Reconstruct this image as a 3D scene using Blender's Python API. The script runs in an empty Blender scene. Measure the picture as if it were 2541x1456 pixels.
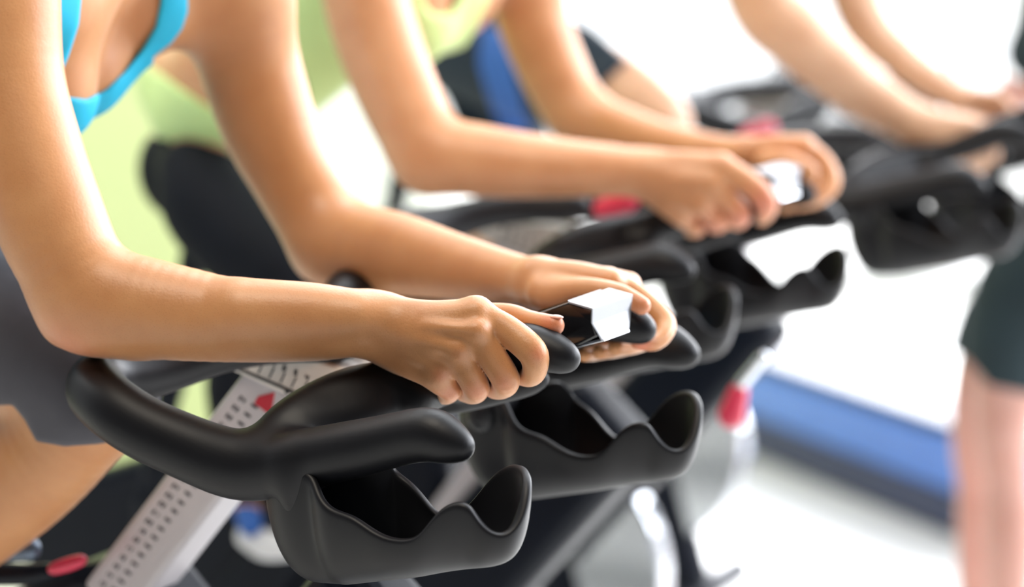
import bpy, math, random
import numpy as np
from mathutils import Vector, Matrix
random.seed(7); np.random.seed(7)
S = bpy.context.scene
COL = S.collection
# ------------------------------------------------------------------ camera, light, exposure
FPX = 6600.0; W0, H0 = 2541.0, 1456.0; PITCH = math.radians(10.0); CAMH = 1.57
cd = bpy.data.cameras.new('camera'); cam = bpy.data.objects.new('camera', cd); COL.objects.link(cam)
cam.location = (0, 0, CAMH); cam.rotation_euler = (math.radians(90) - PITCH, 0, 0)
cd.sensor_width = 36.0; cd.lens = FPX / W0 * 36.0; cd.clip_end = 200; cd.clip_start = .05
cd.dof.use_dof = True; cd.dof.focus_distance = 2.325; cd.dof.aperture_fstop = 2.15; cd.dof.aperture_blades = 0
S.camera = cam
S.view_settings.view_transform = 'Standard'; S.view_settings.look = 'None'
S.view_settings.exposure = 0.0; S.view_settings.gamma = 1.0; S.view_settings.use_curve_mapping = False
wd = bpy.data.worlds.new('World'); S.world = wd; wd.use_nodes = True
bg = wd.node_tree.nodes['Background']; # a bright overcast sky on the window side, a dimmer one behind the camera
_nt = wd.node_tree; _tc = _nt.nodes.new('ShaderNodeTexCoord'); _sx = _nt.nodes.new('ShaderNodeSeparateXYZ'); _mr = _nt.nodes.new('ShaderNodeMapRange')
_nt.links.new(_tc.outputs['Generated'], _sx.inputs[0]); _nt.links.new(_sx.outputs['Y'], _mr.inputs['Value'])
_mr.inputs['From Min'].default_value = -.2; _mr.inputs['From Max'].default_value = .7; _mr.inputs['To Min'].default_value = .09; _mr.inputs['To Max'].default_value = 2.2
_nt.links.new(_mr.outputs[0], bg.inputs[1]); bg.inputs[0].default_value = (.93, .965, 1.0, 1)

def area(name, loc, target, size, sy, power, color=(1, 1, 1)):
    l = bpy.data.lights.new(name, 'AREA'); l.shape = 'RECTANGLE'; l.size = size; l.size_y = sy
    l.energy = power; l.color = color
    o = bpy.data.objects.new(name, l); COL.objects.link(o); o.location = loc
    o.rotation_euler = (Vector(target) - Vector(loc)).to_track_quat('-Z', 'Y').to_euler()
    return o
area('window_light_back', (3.5, 10.6, 3.0), (.6, 3, .6), 9, 4.5, 2000, (.94, .96, 1))
area('window_light_right', (5.4, 4.2, 3.2), (.2, 2.6, .9), 5, 3, 620, (.88, .92, 1))
area('top_fill_light', (1.0, 4.1, 3.9), (.1, 2.6, 1.0), 3.2, 1.6, 110, (.90, .95, 1))  # added overhead lamp, broadens the cool highlights on arms and bars
area('fill_light', (-2.2, 3.6, 3.5), (-2.0, 5.6, .8), 2.5, 1.2, 72, (1, .98, .92))  # added fill lamp that brightens the lime wall
area('fill_light', (-.4, 1.6, 3.6), (.2, 2.6, 1.0), 1.4, 1.0, 54, (1, .90, .76))  # added warm front fill from above the riders, not a real fixture

# ------------------------------------------------------------------ pixel to world
CAM = np.array([0, 0, CAMH]); FW = np.array([0, math.cos(PITCH), -math.sin(PITCH)]); UPV = np.array([0, math.sin(PITCH), math.cos(PITCH)])
def ray(px, py):
    return FW + np.array([1., 0, 0]) * ((px - W0 / 2) / FPX) + UPV * ((H0 / 2 - py) / FPX)
def PD(px, py, d):                      # point at world depth (Y) d
    r = ray(px, py); return CAM + r * (d / r[1])
def project(p):
    v = np.asarray(p, float) - CAM; z = v @ FW
    return W0 / 2 + FPX * v[..., 0] / z, H0 / 2 - FPX * (v @ UPV) / z, z
LV = np.array([.481, .8767, 0]); FV = np.array([.8767, -.481, 0]); UV = np.array([0, 0, 1.])
O1 = PD(1170, 1110, 2.2) + .228 * LV; O1[2] = 0
BIKES = [np.array([0, 0, 0.]), np.array([.243, .82, 0]), np.array([.495, 1.62, 0]), np.array([.70, 2.5, 0])]
def PL(px, py, l, b=0):                 # point of the pixel ray in the sagittal plane l of bike b
    r = ray(px, py); o = O1 + BIKES[b] + l * LV
    return CAM + r * (((o - CAM) @ LV) / (r @ LV))
def RPX(r, p): return r / FPX * ((np.asarray(p) - CAM) @ FW)
def loc(p, b=0):                        # world -> bike local (f, l, u)
    v = p - O1 - BIKES[b]; return np.array([v @ FV, v @ LV, v[2]])
def LL(px, py, l, b=0): return loc(PL(px, py, l, b), b)

# ------------------------------------------------------------------ materials
def mat(name, col, rough=.5, metal=0, spec=.5, sss=0, coat=0, bump=None, var=None, sheen=0, noise_scale=8):
    m = bpy.data.materials.new(name); m.use_nodes = True; nt = m.node_tree; p = nt.nodes['Principled BSDF']
    p.inputs['Base Color'].default_value = (*col, 1); p.inputs['Roughness'].default_value = rough
    p.inputs['Metallic'].default_value = metal; p.inputs['Specular IOR Level'].default_value = spec
    if coat: p.inputs['Coat Weight'].default_value = coat; p.inputs['Coat Roughness'].default_value = .15
    if sheen: p.inputs['Sheen Weight'].default_value = sheen; p.inputs['Sheen Roughness'].default_value = .4
    if sss:
        p.inputs['Subsurface Weight'].default_value = sss; p.inputs['Subsurface Radius'].default_value = (1, .35, .18)
        p.inputs['Subsurface Scale'].default_value = .006
    tc = nt.nodes.new('ShaderNodeTexCoord')
    if var:
        n = nt.nodes.new('ShaderNodeTexNoise'); n.inputs['Scale'].default_value = noise_scale; n.inputs['Detail'].default_value = 4
        nt.links.new(tc.outputs['Object'], n.inputs['Vector'])
        r = nt.nodes.new('ShaderNodeValToRGB'); r.color_ramp.elements[0].position = .3; r.color_ramp.elements[1].position = .7
        r.color_ramp.elements[0].color = (*[c * (1 - var) for c in col], 1); r.color_ramp.elements[1].color = (*[min(1, c * (1 + var)) for c in col], 1)
        nt.links.new(n.outputs['Fac'], r.inputs['Fac']); nt.links.new(r.outputs['Color'], p.inputs['Base Color'])
    if bump:
        n2 = nt.nodes.new('ShaderNodeTexNoise'); n2.inputs['Scale'].default_value = bump[0]; n2.inputs['Detail'].default_value = 3
        nt.links.new(tc.outputs['Object'], n2.inputs['Vector'])
        b = nt.nodes.new('ShaderNodeBump'); b.inputs['Strength'].default_value = bump[1]; b.inputs['Distance'].default_value = bump[2]
        nt.links.new(n2.outputs['Fac'], b.inputs['Height']); nt.links.new(b.outputs['Normal'], p.inputs['Normal'])
    return m
def skin_mat(name, col, red, fine=True):
    m = bpy.data.materials.new(name); m.use_nodes = True; nt = m.node_tree; p = nt.nodes['Principled BSDF']; N = nt.nodes.new; K = nt.links.new
    p.inputs['Roughness'].default_value = .42; p.inputs['Specular IOR Level'].default_value = .45
    p.inputs['Subsurface Weight'].default_value = .18; p.inputs['Subsurface Radius'].default_value = (1, .4, .2); p.inputs['Subsurface Scale'].default_value = .005
    p.inputs['Sheen Weight'].default_value = .25; p.inputs['Sheen Roughness'].default_value = .35; p.inputs['Sheen Tint'].default_value = (1, .93, .9, 1)
    tc = N('ShaderNodeTexCoord')
    n = N('ShaderNodeTexNoise'); n.inputs['Scale'].default_value = 22; n.inputs['Detail'].default_value = 5; K(tc.outputs['Object'], n.inputs['Vector'])
    r = N('ShaderNodeValToRGB'); r.color_ramp.elements[0].position = .32; r.color_ramp.elements[1].position = .68
    r.color_ramp.elements[0].color = (col[0] * .93, col[1] * .88, col[2] * .84, 1); r.color_ramp.elements[1].color = (col[0] * 1.04, col[1] * 1.06, col[2] * 1.06, 1)
    K(n.outputs['Fac'], r.inputs['Fac']); last = r.outputs['Color']
    if red:
        a = N('ShaderNodeAttribute'); a.attribute_name = 'flush'
        mx = N('ShaderNodeMixRGB'); mx.inputs['Color2'].default_value = (*red, 1); K(a.outputs['Fac'], mx.inputs['Fac']); K(last, mx.inputs['Color1']); last = mx.outputs['Color']
    if fine:
        v = N('ShaderNodeTexVoronoi'); v.inputs['Scale'].default_value = 620; K(tc.outputs['Object'], v.inputs['Vector'])
        rr = N('ShaderNodeValToRGB'); rr.color_ramp.elements[0].position = .12; rr.color_ramp.elements[1].position = .26
        rr.color_ramp.elements[0].color = (.72, .66, .62, 1); rr.color_ramp.elements[1].color = (1, 1, 1, 1); K(v.outputs['Distance'], rr.inputs['Fac'])
        m2 = N('ShaderNodeMixRGB'); m2.blend_type = 'MULTIPLY'; m2.inputs['Fac'].default_value = .7; K(last, m2.inputs['Color1']); K(rr.outputs['Color'], m2.inputs['Color2']); last = m2.outputs['Color']
        n2 = N('ShaderNodeTexNoise'); n2.inputs['Scale'].default_value = 420; n2.inputs['Detail'].default_value = 3; K(tc.outputs['Object'], n2.inputs['Vector'])
        n3 = N('ShaderNodeTexNoise'); n3.inputs['Scale'].default_value = 90; n3.inputs['Detail'].default_value = 3; K(tc.outputs['Object'], n3.inputs['Vector'])
        ad = N('ShaderNodeMath'); ad.operation = 'ADD'; K(n2.outputs['Fac'], ad.inputs[0]); K(n3.outputs['Fac'], ad.inputs[1])
        b = N('ShaderNodeBump'); b.inputs['Strength'].default_value = .35; b.inputs['Distance'].default_value = .0006
        K(ad.outputs[0], b.inputs['Height']); K(b.outputs['Normal'], p.inputs['Normal'])
    K(last, p.inputs['Base Color'])
    return m
M = {}
M['skin1'] = skin_mat('skin_tan', (.56, .262, .11), (.60, .15, .09))
M['skin2'] = skin_mat('skin_warm', (.63, .305, .15), (.66, .19, .13), False)
M['skin3'] = skin_mat('skin_light', (.66, .40, .26), None, False)
M['skin5'] = skin_mat('skin_pink', (.62, .33, .27), None, False)
M['rubber'] = mat('black_rubber', (.006, .006, .0078), .45, spec=.28, bump=(900, .12, .0004), var=.15, noise_scale=5)
M['plastic'] = mat('black_plastic', (.010, .011, .013), .3, spec=.5)
M['gloss'] = mat('gloss_black', (.006, .006, .007), .09, spec=.55)
M['white'] = mat('white_plastic', (.33, .34, .37), .4, var=.03)
M['post'] = mat('white_lacquer', (.50, .47, .49), .35, metal=.15, var=.04)
M['ivory'] = mat('ivory_scale', (.58, .54, .50), .4, var=.03)
M['ink'] = mat('printed_ink', (.03, .03, .035), .6)
M['red'] = mat('red_print', (.48, .012, .03), .45)
M['redp'] = mat('red_plastic', (.62, .03, .08), .35)
M['frame'] = mat('dark_frame_lacquer', (.003, .005, .011), .4, spec=.18, var=.1)
M['shoe'] = mat('white_shoe_leather', (.75, .76, .78), .5)
M['steel'] = mat('blue_grey_steel', (.10, .13, .18), .3, metal=.5)
M['chrome'] = mat('chrome', (.7, .73, .78), .18, metal=1)
M['cyan'] = mat('cyan_jersey', (0.0, .44, .68), .62, bump=(500, .25, .0005), var=.06, noise_scale=30)
M['lime'] = mat('lime_jersey', (.62, .78, .30), .7, sheen=.2, var=.05, noise_scale=12)
M['grey'] = mat('grey_jersey', (.065, .063, .075), .8, sheen=.15, bump=(60, .3, .002), var=.12, noise_scale=14)
M['black'] = mat('black_tights', (.005, .006, .010), .8, spec=.2, var=.2)
M['navy'] = mat('navy_jersey', (.006, .018, .032), .7, var=.2)
M['blue'] = mat('blue_panel_cloth', (.03, .12, .42), .7)
M['teal'] = mat('dark_teal_shorts', (.012, .028, .035), .8, var=.15)
M['limewall'] = mat('lime_paint', (.68, .79, .38), .6, var=.03, noise_scale=2)
M['wallw'] = mat('white_paint', (.85, .85, .85), .7, var=.02, noise_scale=2)
M['floor'] = mat('pale_floor', (.86, .84, .80), .22, spec=.6, var=.03, noise_scale=1.5)
M['bluev'] = mat('blue_vinyl', (.06, .17, .52), .35, var=.05)
M['navyv'] = mat('navy_vinyl', (.02, .028, .075), .4, var=.05)
def glass():
    m = bpy.data.materials.new('window_glass'); m.use_nodes = True; nt = m.node_tree; nt.nodes.clear()
    o = nt.nodes.new('ShaderNodeOutputMaterial'); mx = nt.nodes.new('ShaderNodeMixShader'); mx.inputs[0].default_value = .06
    t = nt.nodes.new('ShaderNodeBsdfTransparent'); g = nt.nodes.new('ShaderNodeBsdfGlossy'); g.inputs['Roughness'].default_value = .02
    nt.links.new(t.outputs[0], mx.inputs[1]); nt.links.new(g.outputs[0], mx.inputs[2]); nt.links.new(mx.outputs[0], o.inputs[0]); return m
M['glass'] = glass()
M['nail'] = mat('nail', (.66, .30, .20), .3, coat=.3)

# ------------------------------------------------------------------ objects
def new_obj(name, me, parent=None, m=None, smooth=True):
    o = bpy.data.objects.new(name, me); COL.objects.link(o)
    if parent: o.parent = parent
    if m: me.materials.append(m)
    if smooth and len(me.polygons): me.polygons.foreach_set('use_smooth', [True] * len(me.polygons))
    return o
def mesh_from(name, V, F):
    me = bpy.data.meshes.new(name); me.from_pydata([tuple(v) for v in V], [], [tuple(f) for f in F]); me.update(); return me
def tag(o, label, cat, group=None, kind=None):
    if label: o['label'] = label
    if cat: o['category'] = cat
    if group: o['group'] = group
    if kind: o['kind'] = kind
    return o
def empty(name, locn=(0, 0, 0), rot=None):
    o = bpy.data.objects.new(name, None); COL.objects.link(o); o.location = locn; o.empty_display_size = .1
    if rot: o.rotation_euler = rot
    return o
def box_me(name, c, s, R=None, bev=0):
    c = np.array(c, float); V = []
    for x in (-.5, .5):
        for y in (-.5, .5):
            for z in (-.5, .5):
                v = np.array([x * s[0], y * s[1], z * s[2]])
                if R is not None: v = R @ v
                V.append(c + v)
    F = [(0, 1, 3, 2), (4, 6, 7, 5), (0, 4, 5, 1), (2, 3, 7, 6), (0, 2, 6, 4), (1, 5, 7, 3)]
    return mesh_from(name, V, F)
def bevel(o, w, seg=3):
    b = o.modifiers.new('bevel', 'BEVEL'); b.width = w; b.segments = seg; b.limit_method = 'ANGLE'; return o

# ------------------------------------------------------------------ distance fields (smoothly joined round cones and ellipsoids, meshed with surface nets)
class Cone:
    def __init__(s, a, b, ra, rb):
        s.a = np.asarray(a, float); s.b = np.asarray(b, float); s.ra = ra; s.rb = rb
    def sel(s, c, h, k): return s if abs_ok(s.d(c[None])[0], h, k) else None
    def d(s, p):
        ba = s.b - s.a; L = ba @ ba
        pa = p - s.a; t = np.clip((pa @ ba) / max(L, 1e-12), 0, 1)
        q = pa - t[:, None] * ba
        return np.sqrt((q * q).sum(1)) - (s.ra + (s.rb - s.ra) * t)
    def box(s): r = max(s.ra, s.rb); return np.minimum(s.a, s.b) - r, np.maximum(s.a, s.b) + r
def abs_ok(d, h, k): return d < 2 * h + k
class Ell:
    def __init__(s, c, rad, R=None):           # R columns are the axes
        s.c = np.asarray(c, float); s.rad = np.asarray(rad, float); s.R = np.eye(3) if R is None else np.asarray(R)
    def sel(s, c, h, k): return s if abs_ok(s.d(c[None])[0], h * 1.3, k) else None
    def d(s, p):
        q = (p - s.c) @ s.R
        k0 = np.sqrt(((q / s.rad) ** 2).sum(1)); k1 = np.sqrt(((q / s.rad ** 2) ** 2).sum(1)) + 1e-9
        return np.where(k0 < .2, (k0 - 1) * s.rad.min(), k0 * (k0 - 1) / k1)
    def box(s): r = s.rad.max(); return s.c - r, s.c + r
class U:
    def __init__(s, k, ch): s.k = k; s.ch = [c for c in ch if c is not None]
    def sel(s, c, h, k):
        ch = [x for x in (q.sel(c, h, k + s.k) for q in s.ch) if x is not None]
        return U(s.k, ch) if ch else None
    def d(s, p):
        r = s.ch[0].d(p)
        for q in s.ch[1:]:
            b = q.d(p)
            if s.k > 0:
                hh = np.maximum(s.k - np.abs(r - b), 0) / s.k; r = np.minimum(r, b) - hh * hh * s.k * .25
            else: r = np.minimum(r, b)
        return r
    def box(s):
        bs = [q.box() for q in s.ch]; return np.min([b[0] for b in bs], 0), np.max([b[1] for b in bs], 0)
class Off:                                     # grown by t plus a ripple
    def __init__(s, q, t, ripple=None): s.q = q; s.t = t; s.rp = ripple
    def sel(s, c, h, k):
        x = s.q.sel(c, h, k + s.t + .01); return Off(x, s.t, s.rp) if x else None
    def d(s, p):
        r = s.q.d(p) - s.t
        if s.rp: r = r - s.rp(p)
        return r
    def box(s): a, b = s.q.box(); return a - s.t - .01, b + s.t + .01
class Cut:                                     # q limited to where every region function is negative
    def __init__(s, q, regs, k=.002): s.q = q; s.regs = regs; s.k = k
    def sel(s, c, h, k):
        x = s.q.sel(c, h, k); return Cut(x, s.regs, s.k) if x else None
    def d(s, p):
        r = s.q.d(p)
        for g in s.regs:
            b = g(p); hh = np.maximum(s.k - np.abs(r - b), 0) / s.k; r = np.maximum(r, b) + hh * hh * s.k * .25
        return r
    def box(s): return s.q.box()
def poly_px(poly, inside=True):                # prism of a pixel outline along the line of sight
    P = np.array(poly, float)
    def f(p):
        x, y, z = project(p); q = np.stack([x, y], 1); A = P; B = np.roll(P, -1, 0)
        dd = np.full(len(q), 1e9); ins = np.zeros(len(q), bool)
        for a, b in zip(A, B):
            e = b - a; w = q - a; t = np.clip((w @ e) / (e @ e), 0, 1); v = w - t[:, None] * e
            dd = np.minimum(dd, np.sqrt((v * v).sum(1)))
            c1 = (a[1] > q[:, 1]) != (b[1] > q[:, 1])
            with np.errstate(divide='ignore', invalid='ignore'):
                xi = (b[0] - a[0]) * (q[:, 1] - a[1]) / (b[1] - a[1] if b[1] != a[1] else 1e-9) + a[0]
            ins ^= c1 & (q[:, 0] < xi)
        sd = np.where(ins, -dd, dd) * z / FPX
        return sd if inside else -sd
    return f
def half(pt, n):
    n = np.asarray(n, float); n = n / np.linalg.norm(n); pt = np.asarray(pt, float)
    return lambda p: (p - pt) @ n
def net(node, h, name, lod=None, maxl=2):
    """surface nets over an octree of 16-cell blocks; lod(centre) gives the coarsest level allowed there"""
    a, b = node.box(); pad = .012; a = a - pad; b = b + pad; n = 16
    g = np.stack(np.meshgrid(*[np.arange(n + 1)] * 3, indexing='ij'), -1).reshape(-1, 3)
    g18 = np.stack(np.meshgrid(*[np.arange(19)] * 3, indexing='ij'), -1).reshape(-1, 3)
    top = 0
    while (b - a).max() > n * h * 2 ** top: top += 1
    corners = np.array([[i, j, k] for i in (0, 1) for j in (0, 1) for k in (0, 1)])
    edges = [(p, q) for p in range(8) for q in range(p + 1, 8) if abs(corners[p] - corners[q]).sum() == 1]
    OUT = {}
    BIG = 1 << 14
    keyf = lambda c: ((c[:, 0] + 4) * BIG + c[:, 1] + 4) * BIG + c[:, 2] + 4
    def leaf(nd, bi, L):
        hh = h * 2 ** L; n = 18 if L else 16; base = bi * 16 - (1 if L else 0)     # coarse blocks overlap the finer ones by a cell
        pts = a + (base + (g18 if L else g)) * hh
        D = nd.d(pts).reshape(n + 1, n + 1, n + 1); s = D < 0
        if s.all() or not s.any(): return
        VK, VP, QK = OUT.setdefault(L, ([], [], []))
        cnt = sum(s[i:n + i, j:n + j, k:n + k].astype(np.int8) for i in (0, 1) for j in (0, 1) for k in (0, 1))
        ac = np.argwhere((cnt > 0) & (cnt < 8))
        vals = np.stack([D[ac[:, 0] + o[0], ac[:, 1] + o[1], ac[:, 2] + o[2]] for o in corners], 1)
        acc = np.zeros((len(ac), 3)); num = np.zeros(len(ac))
        for p, q in edges:
            vp, vq = vals[:, p], vals[:, q]; cr = (vp < 0) != (vq < 0)
            t = np.where(cr, vp / np.where(cr, vp - vq, 1), 0)
            acc += np.where(cr[:, None], corners[p] + t[:, None] * (corners[q] - corners[p]), 0); num += cr
        VK.append(keyf(base + ac)); VP.append(a + (base + ac + acc / num[:, None]) * hh)
        for ax in range(3):
            o = [0, 0, 0]; o[ax] = 1
            s0 = s[:n, :n, :n]; s1 = s[o[0]:n + o[0], o[1]:n + o[1], o[2]:n + o[2]]
            e = np.argwhere(s0 != s1)
            if not len(e): continue
            fl = s0[e[:, 0], e[:, 1], e[:, 2]]; G = base + e
            u = np.zeros(3, int); v = np.zeros(3, int); u[(ax + 1) % 3] = 1; v[(ax + 2) % 3] = 1
            q4 = np.stack([keyf(G), keyf(G - u), keyf(G - u - v), keyf(G - v)], 1)
            q4[~fl] = q4[~fl][:, ::-1]; QK.append(q4)
    def rec(nd, bi, L):
        bs = n * h * 2 ** L; c = a + (bi + .5) * bs; hd = bs * .5 * 1.7321
        nd = nd.sel(c, hd, .004)
        if nd is None: return
        if abs(nd.d(c[None])[0]) > hd * 1.3 + .008: return
        if L == 0 or (lod and L <= maxl and L <= lod(c, hd)): return leaf(nd, bi, L)
        for o in corners: rec(nd, bi * 2 + o, L - 1)
    rec(node, np.zeros(3, int), top)
    PV, PF, off = [], [], 0
    for L, (VK, VP, QK) in OUT.items():
        if not QK: continue
        VK = np.concatenate(VK); VP = np.concatenate(VP); QK = np.concatenate(QK)
        VK, ui = np.unique(VK, return_index=True); VP = VP[ui]; QK = np.unique(QK, axis=0) if L else QK
        od = np.argsort(VK); VKs = VK[od]; idx = np.searchsorted(VKs, QK); idx[idx >= len(VKs)] = 0
        ok = (VKs[idx] == QK).all(1); PV.append(VP[od]); PF.append(idx[ok] + off); off += len(VP)
    VP = np.concatenate(PV); F = np.concatenate(PF).astype(np.int32)
    me = bpy.data.meshes.new(name); me.vertices.add(len(VP)); me.vertices.foreach_set('co', VP.astype(np.float32).ravel())
    me.loops.add(len(F) * 4); me.loops.foreach_set('vertex_index', F.ravel())
    me.polygons.add(len(F)); me.polygons.foreach_set('loop_start', np.arange(0, len(F) * 4, 4, dtype=np.int32))
    me.update(calc_edges=True); me.validate()
    me.polygons.foreach_set('use_smooth', [True] * len(me.polygons))
    return me
def seen(out=2):                    # full detail where the camera looks, coarser outside
    def f(c, hd):
        x, y, z = project(c); margin = 60 + hd / max(z, .3) * FPX; return 0 if -margin < x < W0 + margin and -margin < y < H0 + margin else out
    return f
def recenter(me, c):                            # so that objects have their origin inside
    v = np.empty(len(me.vertices) * 3, np.float32); me.vertices.foreach_get('co', v); v = v.reshape(-1, 3) - np.asarray(c, np.float32)
    me.vertices.foreach_set('co', v.ravel()); me.update()
def chain(pts, k=0, sub=5):               # smooth tapering tube through the points
    P = np.array([p[0] for p in pts], float); R = np.array([p[1] for p in pts], float); n = len(P)
    if n < 3: return U(0, [Cone(P[0], P[1], R[0], R[1])])
    Q = np.concatenate([P, R[:, None]], 1); Q = np.concatenate([[2 * Q[0] - Q[1]], Q, [2 * Q[-1] - Q[-2]]]); out = []
    for i in range(1, n):
        p0, p1, p2, p3 = Q[i - 1], Q[i], Q[i + 1], Q[i + 2]
        for j in range(sub):
            t = j / sub; out.append(.5 * (2 * p1 + (p2 - p0) * t + (2 * p0 - 5 * p1 + 4 * p2 - p3) * t * t + (3 * p1 - p0 - 3 * p2 + p3) * t ** 3))
    out.append(Q[n]); return U(k, [Cone(a[:3], b[:3], a[3], b[3]) for a, b in zip(out[:-1], out[1:])])
def pc(b, *rows, k=0):                        # chain from (px, py, l, r_px) rows
    pts = []
    for px, py, l, r in rows:
        p = PL(px, py, l, b); pts.append((p, RPX(r, p)))
    return chain(pts, k)
def ob(name, me, parent, m):                    # mesh given in world space, parented to an empty at its own place
    o = bpy.data.objects.new(name, me); COL.objects.link(o); me.materials.append(m)
    o.parent = parent
    if parent: o.matrix_parent_inverse = Matrix.Identity(4); recenter(me, parent_world(parent))
    return o
def parent_world(p):
    v = Vector((0, 0, 0))
    while p: v = v + p.location; p = p.parent
    return np.array(v)

# ------------------------------------------------------------------ the room
def struct(name, me, m, smooth=False):
    o = new_obj(name, me, None, m, smooth); o['kind'] = 'structure'; return o
struct('floor', box_me('floor', (0, 4.5, -.05), (15, 16, .1)), M['floor'])
struct('wall_left', box_me('wall_left', (-3.62, 5.75, 1.6), (6.3, .12, 3.2)), M['limewall'])
# window wall: sill rail, posts, panes
for i in range(4):
    x0 = -.2 + i * 1.9
    wo = struct('window_%d' % (i + 1), box_me('window', (x0 + .95, 9.0, 1.6), (1.86, .012, 3.1)), M['glass'])
    for nm, c, s in (('window_post', (x0, 9.0, 1.6), (.05, .08, 3.2)), ('window_rail', (x0 + .95, 9.0, .03), (1.9, .08, .06)), ('window_rail', (x0 + .95, 9.0, 3.17), (1.9, .08, .06))):
        new_obj(nm, box_me(nm, c, s), wo, M['wallw'], False)
struct('wall_back', box_me('wall_back', (-3.85, 9.0, 1.6), (7.2, .12, 3.2)), M['wallw'])
# blue and navy padded step on the floor
A = PD(1925, 905, 6.9); Bp = PD(2430, 1085, 5.9)
def step_bench():
    t = empty('padded_step', tuple((A + Bp) / 2 * np.array([1, 1, 0])))
    tag(t, 'long blue and navy padded step on the floor beside the bikes', 'step')
    a = np.array([PD(1700, 1060, 6.85)[0], 6.85]); b = np.array([PD(2350, 1330, 5.775)[0], 5.775]); b = b + (b - a) * .12
    dirv = (b - a) / np.linalg.norm(b - a); ang = math.atan2(dirv[1], dirv[0]); mid = (a + b) / 2; L = np.linalg.norm(b - a) + .2
    nrm = np.array([-dirv[1], dirv[0]])
    R = np.array([[math.cos(ang), -math.sin(ang), 0], [math.sin(ang), math.cos(ang), 0], [0, 0, 1]])
    base = np.array([t.location.x, t.location.y, 0])
    for nm, z0, z1, m in (('base_panel', 0, .10, M['navyv']), ('side_pad', .10, .225, M['bluev'])):
        c = np.array([*(mid + nrm * .1), (z0 + z1) / 2]) - base
        o = new_obj(nm, box_me(nm, c, (L, .20, z1 - z0), R), t, m, False); bevel(o, .012)
    c = np.array([*(mid + nrm * .1), .238]) - base
    o = new_obj('top_pad', box_me('top_pad', c, (L - .02, .18, .026), R), t, M['navyv'], False); bevel(o, .012)
step_bench()

# ------------------------------------------------------------------ the exercise bike (built once, copied for the others)
def lrow(px, py, l, r): w = PL(px, py, l); return (loc(w), RPX(r, w))
def mirror(rows): return [(np.array([p[0], -p[1], p[2]]), r) for p, r in rows]
ANG = math.atan2(-.481, .8767)
bike = empty('exercise_bike', tuple(O1 + BIKES[0]), (0, 0, ANG))
def bob(name, me, m, parent=None, smooth=True):
    o = bpy.data.objects.new(name, me); COL.objects.link(o); me.materials.append(m); o.parent = parent or bike
    if smooth: me.polygons.foreach_set('use_smooth', [True] * len(me.polygons))
    return o
# handlebar: outer bars with horns, rear loops, inner grips, centre stem
outer = [lrow(*r) for r in [(1149, 1111, -.228, 21), (1104, 1092, -.228, 38), (1050, 1077, -.228, 51), (900, 1110, -.229, 59), (760, 1138, -.23, 62), (650, 1158, -.232, 68), (560, 1146, -.236, 70), (450, 1104, -.240, 66), (350, 1058, -.243, 64), (278, 1010, -.240, 62), (238, 966, -.222, 61), (264, 934, -.19, 58), (335, 928, -.160, 55), (430, 906, -.125, 49), (560, 868, -.085, 43), (700, 850, -.05, 40), (860, 850, -.02, 40)]]
grip = [lrow(*r) for r in [(640, 1145, -.228, 48), (720, 1070, -.20, 60), (800, 1020, -.165, 62), (880, 985, -.135, 60), (960, 960, -.11, 50), (1080, 930, -.09, 42), (1200, 895, -.08, 42), (1288, 860, -.078, 42), (1342, 865, -.078, 37), (1380, 878, -.078, 27), (1412, 892, -.078, 16)]]
web = [lrow(*r) for r in [(760, 1070, -.20, 34), (900, 1030, -.15, 40), (1000, 1010, -.10, 30)]]
stem = [lrow(*r) for r in [(960, 985, -.02, 40), (1120, 985, -.02, 34), (1250, 960, -.02, 30), (1338, 938, -.02, 24)]]
outer_far = [(q[0] + (np.array([.032, 0, .022]) if 8 <= i <= 12 else np.array([.012, 0, .008]) if i in (7, 13) else 0), q[1]) for i, q in enumerate(mirror(outer))]
hb = [chain(outer, .012), chain(outer_far, .012), chain(grip, .012), chain(mirror(grip), .012), chain(web, .01), chain(mirror(web), .01), chain(stem, .01)]
cross = Cone(LL(1040, 985, -.11), LL(1040, 985, -.11) * np.array([1, -1, 1]), .016, .016)
neck = chain([lrow(735, 1155, -.236, 58), lrow(735, 1195, -.240, 52), lrow(735, 1240, -.2405, 38), lrow(740, 1290, -.238, 20)])
neck2 = chain([(r[0] + np.array([0, .345 if i > 0 else .47, 0]), r[1]) for i, r in enumerate([lrow(735, 1155, -.236, 58), lrow(735, 1195, -.240, 52), lrow(735, 1240, -.2405, 38), lrow(740, 1290, -.238, 20)])])
hb_me = net(U(.014, hb + [cross, neck, neck2]), .0022, 'handlebar')
HB = bob('handlebar', hb_me, M['rubber'])
# bottle cup: a wavy-rimmed scoop, rim and keel read along its outline
RIM = [(774, 1172, -.252), (786, 1206, -.258), (804, 1242, -.263), (832, 1264, -.264), (872, 1276, -.265), (905, 1298, -.265), (940, 1322, -.266), (980, 1336, -.266), (1022, 1335, -.266), (1048, 1318, -.266), (1078, 1278, -.266), (1105, 1254, -.265), (1138, 1243, -.264), (1166, 1252, -.262), (1188, 1286, -.26), (1212, 1312, -.258), (1240, 1324, -.253), (1268, 1312, -.246), (1292, 1270, -.236), (1306, 1215, -.224), (1308, 1178, -.212), (1298, 1158, -.200), (1280, 1150, -.192), (1255, 1156, -.185), (1228, 1176, -.180), (1200, 1210, -.178), (1165, 1252, -.177), (1120, 1285, -.176), (1082, 1270, -.176), (1050, 1228, -.176), (1015, 1190, -.177), (985, 1170, -.178), (968, 1140, -.18), (930, 1112, -.19), (860, 1140, -.20), (770, 1170, -.21), (700, 1180, -.214), (672, 1190, -.222), (668, 1188, -.234), (692, 1170, -.247), (735, 1158, -.251)]
KEY = [(800, 1434), (870, 1436), (1000, 1416), (1150, 1392), (1236, 1377)]
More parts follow.
